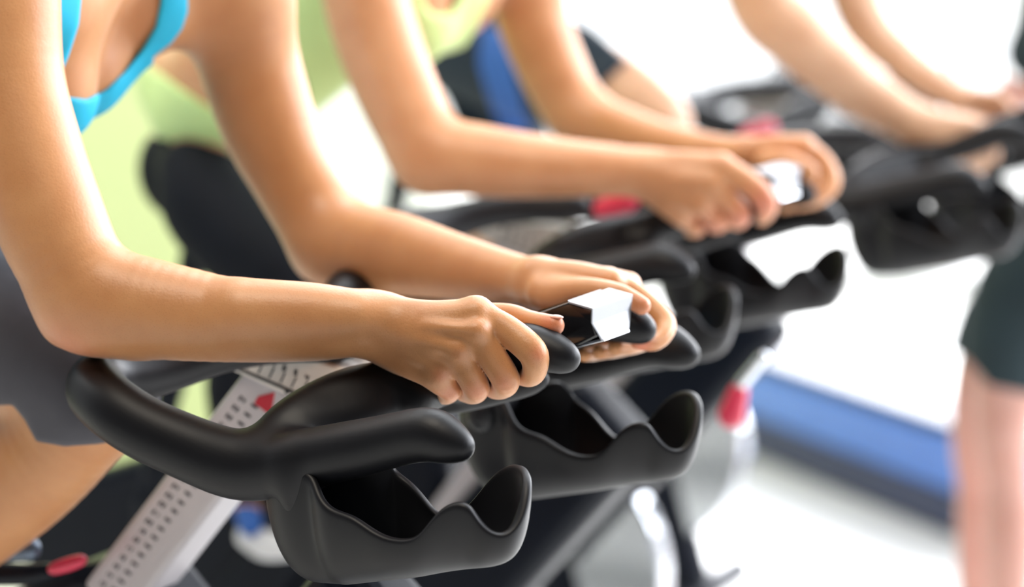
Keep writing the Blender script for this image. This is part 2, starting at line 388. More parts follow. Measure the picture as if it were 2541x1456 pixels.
def cup_mesh():
    R = np.array([LL(*r) for r in RIM]); n = len(R)
    # densify the rim with Catmull-Rom
    D = []; PXf = []
    for i in range(n):
        p0, p1, p2, p3 = R[i - 1], R[i], R[(i + 1) % n], R[(i + 2) % n]; x1, x2 = RIM[i][0], RIM[(i + 1) % n][0]
        for t in (0, .25, .5, .75):
            D.append(.5 * (2 * p1 + (p2 - p0) * t + (2 * p0 - 5 * p1 + 4 * p2 - p3) * t * t + (3 * p1 - p0 - 3 * p2 + p3) * t ** 3)); PXf.append(x1 + (x2 - x1) * t)
    D = np.array(D); PXf = np.array(PXf, float)
    for _ in range(5): D = (np.roll(D, 1, 0) + 2 * D + np.roll(D, -1, 0)) / 4
    for _ in range(16): PXf = (np.roll(PXf, 1) + 2 * PXf + np.roll(PXf, -1)) / 4
    Kp = np.array([LL(x, y, -.215) for x, y in KEY]); kx = [k[0] for k in KEY]
    T = 18; V = []; F = []
    for p, x in zip(D, PXf):
        s = min(max((x - 672) / (1306 - 672), 0), 1); s = .7 * s + .3 * s * s * (3 - 2 * s); xx = 800 + s * (1236 - 800)
        K = np.array([np.interp(xx, kx, Kp[:, c]) for c in range(3)])
        h = p - K; hh = np.array([h[0], h[1], 0]); vv = h[2]
        for j in range(T):
            th = math.pi / 2 * j / (T - 1)
            V.append(K + hh * math.sin(th) ** .85 + np.array([0, 0, vv * (1 - math.cos(th)) + (-.0)]))
    m = len(D)
    for i in range(m):
        for j in range(T - 1):
            a = i * T + j; b = ((i + 1) % m) * T + j; F.append((a, b, b + 1, a + 1))
    me = mesh_from('bottle_cup', V, F)
    import bmesh
    bm = bmesh.new(); bm.from_mesh(me); bmesh.ops.remove_doubles(bm, verts=bm.verts, dist=.0006); bmesh.ops.recalc_face_normals(bm, faces=bm.faces)
    bm.to_mesh(me); bm.free(); return me
cup_me = cup_mesh()
def cup(dl, name='bottle_cup'):
    o = bob(name, cup_me if len(cup_me.materials) else cup_me, M['rubber']) if not len(cup_me.materials) else None
    if o is None:
        o = bpy.data.objects.new(name, cup_me); COL.objects.link(o); o.parent = bike
    o.location = (0, dl, 0)
    s = o.modifiers.new('wall', 'SOLIDIFY'); s.thickness = .0085; s.offset = 0; s.use_even_offset = False
    sb = o.modifiers.new('round', 'SUBSURF'); sb.levels = 1; sb.render_levels = 1
    return o
cup(0); cup(.345)
# console
def prism(name, prof, wf, m, parent=None, bev=.002, l0=0):
    """side profile (px,py) in the plane l0, half width per corner"""
    n = len(prof); V = []
    for s in (-1, 1):
        for (x, y), w in zip(prof, wf):
            p = LL(x, y, l0); V.append(p + np.array([0, s * w, 0]))
    F = [tuple(range(n))[::-1], tuple(range(n, 2 * n))] + [(i, (i + 1) % n, n + (i + 1) % n, n + i) for i in range(n)]
    me = mesh_from(name, V, F); import bmesh
    bm = bmesh.new(); bm.from_mesh(me); bmesh.ops.recalc_face_normals(bm, faces=bm.faces); bm.to_mesh(me); bm.free()
    o = bob(name, me, m, parent, smooth=False)
    if bev: bevel(o, bev)
    return o
CW = .040; C0 = -.0
def shp(l, pts):                         # profile points read on the near face, moved to the centre plane
    out = []
    for x, y in pts:
        p = LL(x, y, l); w = O1 + p[0] * FV + 0 * LV + np.array([0, 0, p[2]]); X, Y, _ = project(w); out.append((float(X), float(Y)))
    return out
body_pts = shp(-.040, [(1180, 850), (1300, 788), (1408, 750), (1468, 770), (1466, 800), (1474, 838), (1424, 862), (1300, 905), (1190, 935)])
CON = prism('console', body_pts, [.036, .037, .038, .038, .036, .033, .033, .034, .035], M['gloss'])
cap_pts = shp(-.040, [(1411, 747), (1472, 764), (1469, 802), (1480, 853), (1475, 852), (1464, 802), (1467, 769), (1411, 752)])
cap = prism('console_cap', cap_pts, [.041, .0415, .039, .027, .027, .038, .040, .040], M['white'], CON, .0015)
scr_pts = shp(-.040, [(1195, 838), (1300, 783), (1400, 748), (1402, 751), (1300, 787), (1195, 842)])
prism('screen', scr_pts, [.033] * 6, M['gloss'], CON, 0)
trim_pts = shp(-.041, [(1300, 909), (1422, 866), (1482, 853), (1478, 846), (1422, 859), (1300, 901)])
prism('console_trim', trim_pts, [.033, .032, .026, .026, .032, .033], M['chrome'], CON, .0008)
# post with its scale
def slab(name, A, B, half_th, l_half, m, parent=None, bev=.006, l0=0):
    """box from local point A to B in the sagittal plane, half thickness across, half width sideways"""
    A = np.array(A, float); B = np.array(B, float); ax = B - A; L = np.linalg.norm(ax); ax /= L
    side = np.array([0, 1, 0.]); nn = np.cross(side, ax); V = []
    for e in (A, B):
        for s in (-1, 1):
            for t in (-1, 1): V.append(e + nn * s * half_th + side * t * l_half)
    F = [(0, 1, 3, 2), (4, 6, 7, 5), (0, 4, 5, 1), (2, 3, 7, 6), (0, 2, 6, 4), (1, 5, 7, 3)]
    me = mesh_from(name, V, F); o = bob(name, me, m, parent, smooth=False)
    import bmesh
    bm = bmesh.new(); bm.from_mesh(me); bmesh.ops.recalc_face_normals(bm, faces=bm.faces); bm.to_mesh(me); bm.free()
    if bev: bevel(o, bev, 4)
    return o
PW = .031
pT = LL(680, 940, -PW); pB = LL(250, 1505, -PW)
pT[1] = pB[1] = 0
POST = slab('handlebar_post', pT, pB, .031, PW, M['post'], bev=.007)
def quad_print(name, rows, m, parent, z=.0009):   # thin ink on the near face of the post
    V = []; F = []
    for r in rows:
        i = len(V)
        for x, y in r: p = LL(x, y, -PW); V.append(p + np.array([0, -z, 0]))
        for x, y in r: p = LL(x, y, -PW); V.append(p + np.array([0, .001, 0]))
        n = len(r); F.append(tuple(range(i, i + n))); F.append(tuple(range(i + n, i + 2 * n))[::-1])
        for k in range(n): F.append((i + k, i + (k + 1) % n, i + n + (k + 1) % n, i + n + k))
    me = mesh_from(name, V, F); import bmesh
    bm = bmesh.new(); bm.from_mesh(me); bmesh.ops.recalc_face_normals(bm, faces=bm.faces); bm.to_mesh(me); bm.free()
    return bob(name, me, m, parent, smooth=False)
SEG = {'0': 'abcdef', '1': 'bc', '2': 'abged', '3': 'abgcd', '4': 'fgbc', '5': 'afgcd', '6': 'afgedc', '7': 'abc', '8': 'abcdefg', '9': 'abcdfg'}
def digit(ch, ox, oy, ux, uy, w, h, t):
    """stroke digit as quads; u = unit vector along text, v perpendicular (down)"""
    u = np.array([ux, uy]); v = np.array([-uy, ux]); o = np.array([ox, oy]); out = []
    pts = {'a': ((0, 0), (w, 0)), 'b': ((w, 0), (w, h / 2)), 'c': ((w, h / 2), (w, h)), 'd': ((0, h), (w, h)), 'e': ((0, h / 2), (0, h)), 'f': ((0, 0), (0, h / 2)), 'g': ((0, h / 2), (w, h / 2))}
    for s in SEG[ch]:
        (x0, y0), (x1, y1) = pts[s]
        if x0 == x1: q = [(x0 - t / 2, y0), (x0 + t / 2, y0), (x1 + t / 2, y1), (x1 - t / 2, y1)]
        else: q = [(x0, y0 - t / 2), (x1, y0 - t / 2), (x1, y1 + t / 2), (x0, y1 + t / 2)]
        out.append([tuple(o + u * a + v * b) for a, b in q])
    return out
rows = []
nx, ny = -.605, .796                      # down along the post, in pixels
for k in range(0, 27):
    t = k * 27.3; cx = 606 + nx * t; cy = 990 + ny * t
    n_ = 34 - k
    ux, uy = .80, .60
    st = str(n_)
    rows += digit(st[0], cx - 9, cy - 8, ux, uy, 5, 8.5, 2.3)
    if len(st) > 1: rows += digit(st[1], cx - 9 + ux * 11, cy - 8 + uy * 11, ux, uy, 5, 8.5, 2.3)
    tx, ty = cx + 20, cy + 10
    rows.append([(tx, ty), (tx + ux * 17, ty + uy * 17), (tx + ux * 17 - 3, ty + uy * 17 + 4.5), (tx - 3, ty + 4.5)])
quad_print('height_scale', rows, M['ink'], POST)
quad_print('red_arrow', [[(632, 1000), (641, 983), (682, 973), (672, 1030)]], M['red'], POST)
# fore and aft slider on top of the post, with its own ruler
sA = LL(470, 858, -.036); sB = LL(860, 1015, -.036); sA[1] = sB[1] = 0
sc = []
def slider():
    prof = [(540, 905), (715, 985), (770, 1010), (900, 960), (850, 915), (760, 880), (640, 850), (560, 860)]
    o = prism('slider_block', shp(-.036, prof), [.036] * 8, M['ivory'], None, .004); return o
SLD = slider()
def face_print(name, quads, l, m, parent, z=.0009):
    V = []; F = []
    for r in quads:
        i = len(V); n = len(r)
        for dl in (-z, .001):
            for x, y in r: p = LL(x, y, l); V.append(p + np.array([0, dl, 0]))
        F.append(tuple(range(i, i + n))); F.append(tuple(range(i + n, i + 2 * n))[::-1])
        for k in range(n): F.append((i + k, i + (k + 1) % n, i + n + (k + 1) % n, i + n + k))
    me = mesh_from(name, V, F); import bmesh
    bm = bmesh.new(); bm.from_mesh(me); bmesh.ops.recalc_face_normals(bm, faces=bm.faces); bm.to_mesh(me); bm.free()
    return bob(name, me, m, parent, smooth=False)
q = [[(572, 903), (735, 972), (733, 978), (570, 909)]]
for k in range(9):
    bx, by = 612 + k * 27.5, 914 + k * 11.6
    q.append([(bx, by), (bx + 3, by + 1), (bx + 15, by - 24), (bx + 12, by - 25)])
    d_ = str(9 - k)
    q += digit(d_, bx + 11, by - 42, .92, .39, 7, 11, 2.6)
q.append([(708, 967), (716, 964), (720, 971), (715, 978), (707, 975)])
face_print('slide_ruler', q, -.036, M['ink'], SLD)
# locking knob and red lever at the post foot, frame around the post foot
kn = [loc(PL(25, 1365, -.07)), loc(PL(85, 1363, -.07))]
kq = [lrow(-20, 1366, -.09, 31), lrow(72, 1362, -.09, 31)]
bob('locking_knob', net(chain(kq), .003, 'locking_knob'), M['steel'])
rl = chain([lrow(130, 1412, -.075, 13), lrow(170, 1400, -.075, 15), lrow(205, 1388, -.075, 12)], .004)
bob('release_lever', net(rl, .002, 'release_lever'), M['redp'])
ll = chain([lrow(-60, 1420, -.06, 26), lrow(60, 1425, -.06, 20), lrow(140, 1415, -.06, 12)], .01)
bob('lever_arm', net(ll, .0025, 'lever_arm'), M['frame'])
sl = chain([lrow(935, 822, -.02, 34), lrow(1010, 800, -.02, 40)])
bob('slide_lever', net(sl, .003, 'slide_lever'), M['redp'])
# frame, flywheel housing and seat, in local metres (f forward, l sideways, u up)
f0 = LL(320, 1400, 0); fF = float(f0[0]); fU = float(f0[2])
ax = (pT - pB) / np.linalg.norm(pT - pB)
def along(t, off=0): p = pB + ax * t; n_ = np.array([ax[2], 0, -ax[0]]); return p + n_ * off
slab('frame_sleeve', along(-.15), along(-.38), .040, .040, M['frame'], bev=.015)
hs = []
e1 = LL(1600, 1160, 0, 1); e2 = LL(1330, 1456, 0, 1)
dd = (e2 - e1) / np.linalg.norm(e2 - e1); nn_ = np.array([-dd[2], 0, dd[0]])
if nn_[0] > 0: nn_ = -nn_
h1 = e1 - dd * .03 + nn_ * .075; h2 = e2 + dd * .30 + nn_ * .075
FH = slab('flywheel_housing', h1, h2, .075, .05, M['frame'], bev=.03)
w1 = LL(1232, 1095, -.03, 1); w2 = LL(1060, 1330, -.03, 1); w1[1] = w2[1] = 0
dw = (w2 - w1) / np.linalg.norm(w2 - w1)
slab('front_stay', w1, w2 + dw * .35, .022, .03, M['post'], bev=.006)
def bar(name, pts, r, m=M['frame'], parent=None):
    return bob(name, net(chain([(np.array(p), r) for p in pts], .01), .005, name), m, parent)
fe = h2
bar('base_beam', [(fe[0] + .1, 0, .09), (fF - .95, 0, .09)], .035)
bar('front_foot', [(fe[0] + .1, -.24, .045), (fe[0] + .1, .24, .045)], .03)
bar('rear_foot', [(fF - .95, -.24, .045), (fF - .95, .24, .045)], .03)
st0 = LL(500, 540, 0, 1); st1 = LL(404, 1060, 0, 1); bar('seat_tube', [tuple(st0), tuple(st1), tuple(st1 + (st1 - st0) * .9)], .018)
FBP = [(880, 985), (1000, 960), (1075, 1050), (1110, 1110), (1110, 1290), (1040, 1420), (900, 1640), (500, 1700), (150, 1640), (60, 1460), (90, 1210), (420, 1110), (640, 1090)]
V_ = []
for s_ in (-1, 1):
    for x_, y_ in FBP: q_ = LL(x_, y_, 0, 1); V_.append(q_ + np.array([0, s_ * .045 + .03, 0]))
nF = len(FBP); FB = bob('frame_body', mesh_from('frame_body', V_, [tuple(range(nF))[::-1], tuple(range(nF, 2 * nF))] + [(i, (i + 1) % nF, nF + (i + 1) % nF, nF + i) for i in range(nF)]), M['frame'], smooth=False)
bevel(FB, .02)
bar('down_tube', [tuple(along(-.36)), (float(along(-.38)[0]) - .05, 0, .09)], .024, M['post'])
bar('front_fork', [tuple(h2), (fe[0] + .1, 0, .09)], .045)
sc0 = LL(505, 470, 0, 1); sc1 = LL(640, 500, 0, 1); sd = U(.03, [Cone(sc0 + [0, -.04, 0], sc0 + [0, .05, 0], .028, .028), Cone(sc0, sc1, .035, .02)])
bob('seat', net(sd, .005, 'seat'), M['black'])
fly = bob('flywheel', mesh_from('flywheel', [(fe[0] + .02 + .20 * math.cos(a), s * .02, .36 + .20 * math.sin(a)) for s in (-1, 1) for a in np.linspace(0, 2 * math.pi, 48, endpoint=False)], [tuple(range(48)), tuple(range(48, 96))[::-1]] + [(i + 48, (i + 1) % 48 + 48, (i + 1) % 48, i) for i in range(48)]), M['chrome'], smooth=False)
bevel(fly, .006)
bar('crank', [(fF - .42, -.10, .34), (fF - .30, -.10, .24)], .014, M['chrome'])
rk = Cone(LL(1832, 975, -.02, 1), LL(1815, 1030, -.02, 1), .013, .017)
RK = bob('resistance_knob', net(rk, .004, 'resistance_knob'), M['redp'])
rs = Cone(LL(1838, 955, -.02, 1), LL(1895, 885, -.02, 1), .008, .008)
bob('knob_shaft', net(rs, .003, 'knob_shaft'), M['chrome'], RK)
# copies
_rk = RK
GRP = 'exercise bikes in the row'
tag(bike, 'nearest black exercise bike, white post with numbered scale, gripped by rider in cyan top', 'exercise bike', GRP)
labs = ['second black exercise bike, gripped by the rider in the lime top', 'third black exercise bike, under the straight bare arms at top right', 'farthest black exercise bike, mostly hidden behind the third one']
def copy_tree(o, parent):
    c = o.copy(); COL.objects.link(c); c.parent = parent
    for ch in list(o.children): copy_tree(ch, c)
    return c
for i in range(1, 4):
    r = bike.copy(); COL.objects.link(r); r.location = tuple(O1 + BIKES[i]); r['label'] = labs[i - 1]
    for ch in list(bike.children):
        if ch.name == 'resistance_knob' or (i == 3 and ch.name in ('frame_body', 'flywheel_housing')): continue
        c = copy_tree(ch, r)
        if i == 2 and ch.name in ('handlebar', 'bottle_cup', 'bottle_cup.001', 'console'):
            c.location = c.location + Vector((.235, 0, .020))
        if i == 1 and ch.name in ('handlebar', 'bottle_cup', 'bottle_cup.001', 'console'):
            c.location = c.location + Vector((0, 0, .014))
RK.parent = [o for o in COL.objects if o.name == 'exercise_bike.001'][0]

# ------------------------------------------------------------------ people
def flush_attr(me, origin, pts):          # reddened knuckles and finger tips: (world point, radius, strength)
    v = np.empty(len(me.vertices) * 3, np.float32); me.vertices.foreach_get('co', v); v = v.reshape(-1, 3) + origin
    a = np.zeros(len(v))
    for c, r, s in pts: a = np.maximum(a, s * np.exp(-((v - c) ** 2).sum(1) / (r * r)))
    at = me.attributes.new('flush', 'FLOAT', 'POINT'); at.data.foreach_set('value', a.astype(np.float32))
def P1(px, py, l): return PL(px, py, l, 0)
def rp(px, py, l, r, b=0): p = PL(px, py, l, b); return (p, RPX(r, p))
def sph(px, py, l, r, b=0): p = PL(px, py, l, b); R = RPX(r, p); return Cone(p, p, R, R)
def hand(b, metas, fingers, thumb, extra=(), kp=.010, kf=.0022, kj=.006):
    palm = U(kp, [pc(b, *m) for m in metas] + list(extra))
    fs = U(kf, [pc(b, *f) for f in fingers])
    th = pc(b, *thumb) if thumb else None
    return U(kj, [palm, fs, th])

# --- rider 1: near (right) hand on the near grip
r1_near = hand(0,
    [[(925, 770, -.125, 40), (1060, 783, -.121, 38), (1180, 779, -.110, 40)],
     [(925, 800, -.125, 48), (1060, 815, -.131, 38), (1172, 824, -.118, 40)],
     [(925, 820, -.122, 48), (1050, 855, -.132, 38), (1130, 874, -.123, 39)],
     [(930, 836, -.118, 44), (1010, 892, -.124, 42), (1082, 927, -.121, 39)]],
    [[(1192, 784, -.106, 37), (1262, 822, -.102, 38), (1320, 872, -.103, 38), (1328, 912, -.097, 32), (1316, 932, -.086, 28), (1288, 930, -.066, 25)],
     [(1182, 828, -.1175, 38), (1222, 886, -.113, 37), (1254, 940, -.104, 36), (1246, 960, -.088, 30), (1226, 962, -.072, 27), (1205, 945, -.06, 24)],
     [(1138, 876, -.1235, 36), (1164, 925, -.117, 36), (1181, 962, -.107, 34), (1172, 975, -.090, 28), (1152, 972, -.075, 25)],
     [(1088, 926, -.1215, 36), (1103, 950, -.115, 34), (1115, 966, -.107, 31), (1104, 978, -.092, 26), (1082, 974, -.080, 22)]],
    [(1080, 800, -.085, 40), (1180, 786, -.068, 34), (1262, 781, -.063, 28), (1312, 795, -.066, 26), (1350, 804, -.068, 27), (1375, 807, -.069, 26)],
    extra=[Ell(P1(1040, 850, -.095), (.042, .03, .028)), pc(0, (985, 868, -.10, 44), (1070, 905, -.10, 40)), pc(0, (1000, 790, -.10, 40), (1140, 800, -.085, 38))], kp=.017, kf=.0008, kj=.009)
# tendons and knuckle bumps
bumps = [sph(1178, 769, -.110, 30), sph(1188, 820, -.1250, 24), sph(1142, 868, -.1295, 23), sph(1091, 919, -.1275, 23)]
tend = [pc(0, (1060, 810, -.1405, 8), (1120, 814, -.1385, 9), (1178, 819, -.131, 10)), pc(0, (1050, 843, -.1425, 8), (1090, 855, -.1415, 9), (1135, 866, -.1355, 10)), pc(0, (1060, 783, -.1315, 8), (1110, 777, -.127, 9), (1184, 770, -.1185, 10)), pc(0, (1010, 868, -.137, 7), (1050, 893, -.1375, 7), (1088, 914, -.1325, 8))]
r1_near = U(.009, [r1_near] + bumps + tend)
near_arm = U(.02, [
    pc(0, (5, -160, -.185, 150), (8, 0, -.20, 142), (25, 200, -.212, 136), (72, 390, -.222, 138), (130, 560, -.228, 138), (190, 690, -.226, 126), (215, 745, -.222, 112)),
    pc(0, (190, 735, -.224, 105), (290, 752, -.216, 128), (430, 775, -.200, 119), (600, 797, -.178, 102), (780, 804, -.152, 92), (880, 806, -.136, 78), (945, 808, -.126, 68)),
    pc(0, (168, 800, -.222, 56), (230, 800, -.22, 70), (330, 800, -.212, 76)),
    pc(0, (600, 775, -.192, 74), (760, 776, -.166, 64), (920, 788, -.138, 50)),
    sph(890, 790, -.150, 36)])
# --- rider 1: far (left) hand on the far grip
r1_far = hand(0,
    [[(1335, 690, .128, 50), (1430, 690, .125, 42), (1515, 700, .112, 34)],
     [(1335, 700, .140, 50), (1450, 690, .145, 36), (1560, 706, .142, 32)],
     [(1335, 715, .13, 50), (1400, 740, .12, 50), (1480, 770, .11, 44)]],
    [[(1515, 698, .120, 33), (1580, 735, .130, 31), (1645, 795, .128, 29), (1648, 828, .112, 23), (1622, 850, .096, 21), (1582, 848, .080, 19)],
     [(1500, 740, .150, 32), (1560, 790, .15, 30), (1600, 835, .14, 28), (1570, 858, .11, 22), (1528, 862, .08, 20)],
     [(1470, 760, .150, 32), (1520, 810, .15, 30), (1560, 850, .14, 26), (1525, 868, .11, 21), (1488, 873, .085, 19)],
     [(1440, 770, .145, 30), (1480, 820, .145, 28), (1510, 860, .135, 24), (1480, 875, .11, 20), (1450, 880, .085, 18)]],
    [(1380, 735, .105, 46), (1460, 722, .085, 34), (1530, 728, .068, 27), (1565, 742, .066, 24), (1592, 758, .066, 23)],
    extra=[pc(0, (1350, 725, .11, 44), (1440, 752, .10, 46))])
far_arm = U(.02, [
    pc(0, (560, -140, .18, 135), (590, 0, .20, 128), (618, 150, .215, 127), (668, 310, .226, 120), (725, 430, .232, 108), (790, 540, .234, 106), (830, 600, .23, 100)),
    pc(0, (820, 590, .23, 98), (880, 612, .225, 108), (980, 630, .214, 104), (1120, 660, .19, 84), (1250, 686, .16, 66), (1340, 702, .135, 57)),
    pc(0, (790, 640, .23, 50), (860, 650, .225, 60))])
# --- rider 1: trunk
trunk = U(.05, [
    pc(0, (-900, 560, -.07, 260), (-560, 360, -.06, 250), (-200, 140, -.06, 240), (40, -10, -.06, 240)),
    pc(0, (-900, 560, .07, 260), (-560, 360, .06, 250), (-200, 140, .06, 225), (90, -30, .06, 215)),
    pc(0, (40, -40, -.10, 160), (20, -150, -.17, 150)),
    pc(0, (250, -60, .08, 150), (420, -60, .14, 118), (560, -90, .18, 120)),
    pc(0, (380, -10, .10, 95), (480, 10, .15, 95), (575, 10, .19, 100)),
    pc(0, (200, -150, 0, 130), (330, -360, 0, 120))])
bust = U(.022, [sph(88, 212, -.062, 152), sph(238, 93, .070, 130), sph(192, 172, .03, 121), sph(338, 20, .10, 108)])
trunk = U(.03, [trunk, bust])
legs = {}
near_leg = U(.03, [pc(0, (-900, 640, -.10, 250), (-500, 720, -.12, 230), (-60, 800, -.13, 195), (180, 925, -.13, 150), (235, 985, -.13, 132)),
                   pc(0, (225, 1000, -.13, 128), (150, 1090, -.13, 140), (20, 1200, -.13, 150), (-200, 1400, -.13, 120), (-420, 1640, -.13, 75), (-520, 1760, -.13, 62))])
far_leg = U(.03, [pc(0, (-900, 640, .10, 240), (-520, 760, .12, 215), (-200, 1000, .12, 170), (-40, 1180, .12, 130)), pc(0, (-40, 1180, .12, 120), (-180, 1420, .12, 115), (-330, 1760, .12, 70))])
r1o = P1(100, 600, 0); r1o[2] = 0
rider = empty('person', tuple(r1o))
tag(rider, 'person in cyan sports top and grey shorts leaning on the nearest handlebar', 'person', 'riders in the row')
body = U(.022, [U(.045, [trunk, far_arm]), near_arm, near_leg, far_leg])
body = U(.014, [body, r1_near, r1_far])
me = net(body, .0019, 'body', seen())
b_ = ob('body', me, rider, M['skin1'])
flush_attr(me, r1o, [(P1(1372, 810, -.07), .011, 1.0), (P1(1340, 880, -.115), .009, .6), (P1(1200, 775, -.14), .012, .55), (P1(1186, 850, -.15), .010, .5), (P1(1140, 895, -.15), .010, .5), (P1(1095, 940, -.14), .010, .45), (P1(1250, 960, -.12), .012, .4), (P1(1185, 975, -.12), .012, .4), (P1(1115, 980, -.12), .012, .4), (P1(1590, 850, .08), .012, .8), (P1(1592, 758, .066), .012, .6), (P1(1215, 955, -.075), .01, .9), (P1(190, 830, -.24), .03, .45), (P1(1288, 935, -.07), .01, .9)])
def ripple(a, f, ph=0.): return lambda p: a * (np.sin(p[:, 0] * f + 1.3 * np.sin(p[:, 2] * f * .6 + ph)) * np.sin(p[:, 2] * f * .8 + p[:, 1] * f * .5 + ph))
outer_edge = [(-2000, -900), (464, -900), (466, 30), (452, 72), (425, 108), (380, 142), (400, 240), (250, 420), (-100, 700), (-760, 1000), (-2000, 1000)]
opening = [(206, -900), (202, 0), (196, 60), (172, 135), (150, 190), (152, 214), (172, 240), (215, 246), (262, 222), (308, 178), (352, 122), (385, 65), (398, 0), (404, -900)]
top = Cut(Off(U(.045, [trunk, far_arm]), .0035, ripple(.0012, 60)), [poly_px(outer_edge), poly_px(opening, False)], .004)
ob('sports_top', net(top, .0022, 'sports_top', seen()), rider, M['cyan'])
hem = P1(150, 1050, -.13); hemd = P1(60, 1400, -.13) - P1(120, 1050, -.13)
hips = U(.04, [near_leg, far_leg, pc(0, (-900, 600, -.06, 270), (-700, 500, 0, 260)), pc(0, (-900, 600, .06, 270), (-700, 500, 0, 260))])
kn_hem = poly_px([(-1300, 300), (-560, 300), (40, 560), (420, 700), (500, 900), (360, 1085), (240, 1102), (160, 1108), (90, 1096), (60, 1040), (30, 1004), (-60, 1010), (-300, 1080), (-500, 1300), (-1300, 1300)])
ob('shorts', net(Cut(Off(hips, .007, ripple(.0022, 42, 1.)), [kn_hem], .006), .0035, 'shorts'), rider, M['grey'])
nl = P1(1386, 789, -.082)
nailme = net(Cut(Ell(P1(1380, 789, -.070), (.008, .0055, .0030), np.stack([FV, LV, UV], 1)), [half(P1(1380, 789, -.071), -UV)]), .0007, 'thumb_nail')
ob('thumb_nail', nailme, rider, M['nail'])

# --- rider 2
r2n = hand(1, [[(1600, 415, -.12, 42), (1700, 408, -.115, 34), (1788, 412, -.105, 32)], [(1600, 435, -.12, 44), (1690, 445, -.125, 36), (1768, 452, -.115, 32)],
               [(1600, 445, -.118, 44), (1680, 480, -.12, 38), (1738, 500, -.115, 32)], [(1605, 450, -.11, 42), (1655, 500, -.115, 36), (1690, 528, -.11, 30)]],
    [[(1788, 412, -.105, 32), (1845, 445, -.10, 30), (1895, 490, -.095, 30), (1902, 520, -.085, 25), (1890, 538, -.07, 22)],
     [(1768, 452, -.115, 31), (1805, 495, -.105, 28), (1838, 530, -.095, 27), (1830, 548, -.08, 23), (1812, 545, -.07, 20)],
     [(1738, 500, -.115, 31), (1760, 525, -.105, 28), (1785, 550, -.095, 25), (1772, 560, -.08, 20)],
     [(1690, 528, -.11, 29), (1710, 548, -.10, 26), (1728, 565, -.095, 23), (1715, 570, -.08, 19)]],
    [(1690, 440, -.08, 30), (1760, 425, -.07, 25), (1820, 440, -.065, 21), (1850, 455, -.065, 19)], extra=[Ell(PL(1670, 460, -.09, 1), (.04, .03, .028))])
r2n_arm = U(.02, [pc(1, (890, -260, -.185, 112), (900, -60, -.2, 108), (925, 60, -.205, 107), (975, 200, -.212, 103), (1030, 320, -.218, 98), (1062, 390, -.218, 90)),
                  pc(1, (1062, 382, -.218, 86), (1150, 393, -.208, 92), (1280, 408, -.192, 84), (1420, 418, -.168, 72), (1530, 424, -.14, 64), (1612, 432, -.122, 56))])
r2f = hand(1, [[(1845, 378, .128, 34), (1930, 362, .125, 30), (1995, 362, .115, 27)], [(1850, 385, .13, 34), (1930, 385, .13, 34), (1985, 395, .12, 28)]],
    [[(1995, 362, .12, 27), (2045, 405, .125, 25), (2062, 455, .12, 24), (2030, 492, .10, 20), (1985, 506, .08, 17)],
     [(1985, 385, .13, 26), (2025, 430, .13, 24), (2035, 475, .12, 22), (1985, 500, .10, 18), (1945, 512, .085, 16)],
     [(1960, 400, .13, 26), (1995, 450, .13, 24), (2005, 490, .12, 20), (1950, 508, .09, 17)]],
    [(1900, 400, .1, 26), (1960, 395, .08, 20), (2010, 420, .07, 17), (2015, 440, .07, 16)])
r2f_arm = U(.02, [pc(1, (1300, -180, .19, 96), (1312, 0, .205, 92), (1345, 110, .215, 88), (1400, 230, .222, 82), (1440, 290, .222, 74)),
                  pc(1, (1440, 288, .222, 72), (1520, 318, .215, 66), (1640, 352, .19, 52), (1760, 372, .155, 42), (1850, 380, .13, 37))])
r2t = U(.05, [pc(1, (425, 200, -.04, 80), (560, 200, -.05, 95)), pc(1, (500, 270, -.05, 110), (640, 150, -.06, 175), (860, -20, -.07, 170), (960, -90, -.08, 150)),
              pc(1, (540, 260, .06, 110), (700, 110, .06, 165), (960, -30, .06, 150), (1060, -90, .06, 140)),
              pc(1, (880, -80, -.1, 130), (880, -220, -.17, 110)), pc(1, (1120, -120, .08, 110), (1290, -180, .18, 92)), sph(1010, 55, -.035, 105, 1), sph(1085, 22, .055, 90, 1), sph(1150, -20, .09, 70, 1),
              pc(1, (1080, -120, 0, 90), (1160, -260, 0, 80))])
r2l = U(.03, [pc(1, (488, 432, -.09, 88), (520, 510, -.10, 112), (600, 600, -.11, 112), (690, 660, -.12, 90), (700, 690, -.12, 78)), pc(1, (690, 700, -.12, 70), (585, 920, -.12, 66), (600, 1120, -.12, 52), (615, 1270, -.12, 34)),
              pc(1, (480, 420, .08, 130), (620, 470, .10, 120), (800, 560, .11, 100), (880, 620, .11, 80))])
r2o = PL(700, 400, 0, 1); r2o[2] = 0
rider2 = empty('person', tuple(r2o)); tag(rider2, 'person in lime tank top and black leggings riding the second bike', 'person', 'riders in the row')
body2 = U(.014, [U(.022, [U(.04, [r2t, r2f_arm]), r2n_arm, r2l]), r2n, r2f])
me = net(body2, .0035, 'body', seen()); ob('body', me, rider2, M['skin2'])
flush_attr(me, r2o, [(PL(1895, 500, -.1, 1), .02, .8), (PL(1840, 540, -.1, 1), .02, .7), (PL(1770, 555, -.1, 1), .02, .6), (PL(1790, 400, -.1, 1), .015, .4)])
op2 = [(1045, -900), (1052, 0), (1066, 28), (1090, 38), (1118, 26), (1135, 0), (1150, -40), (1190, -900)]
tp2 = Cut(Off(U(.04, [r2t, sph(500, 350, -.03, 70, 1)]), .006, ripple(.003, 22)), [poly_px([(-200, -1000), (1210, -1000), (1212, 0), (1150, 130), (1085, 200), (900, 300), (760, 420), (600, 388), (400, 342), (330, 450), (0, 480)]), poly_px(op2, False), poly_px([(300, 112), (366, 156), (490, 246), (590, 310), (640, 200), (580, -60), (300, -200)], False)], .005)
ob('tank_top', net(tp2, .005, 'tank_top', seen()), rider2, M['lime'])
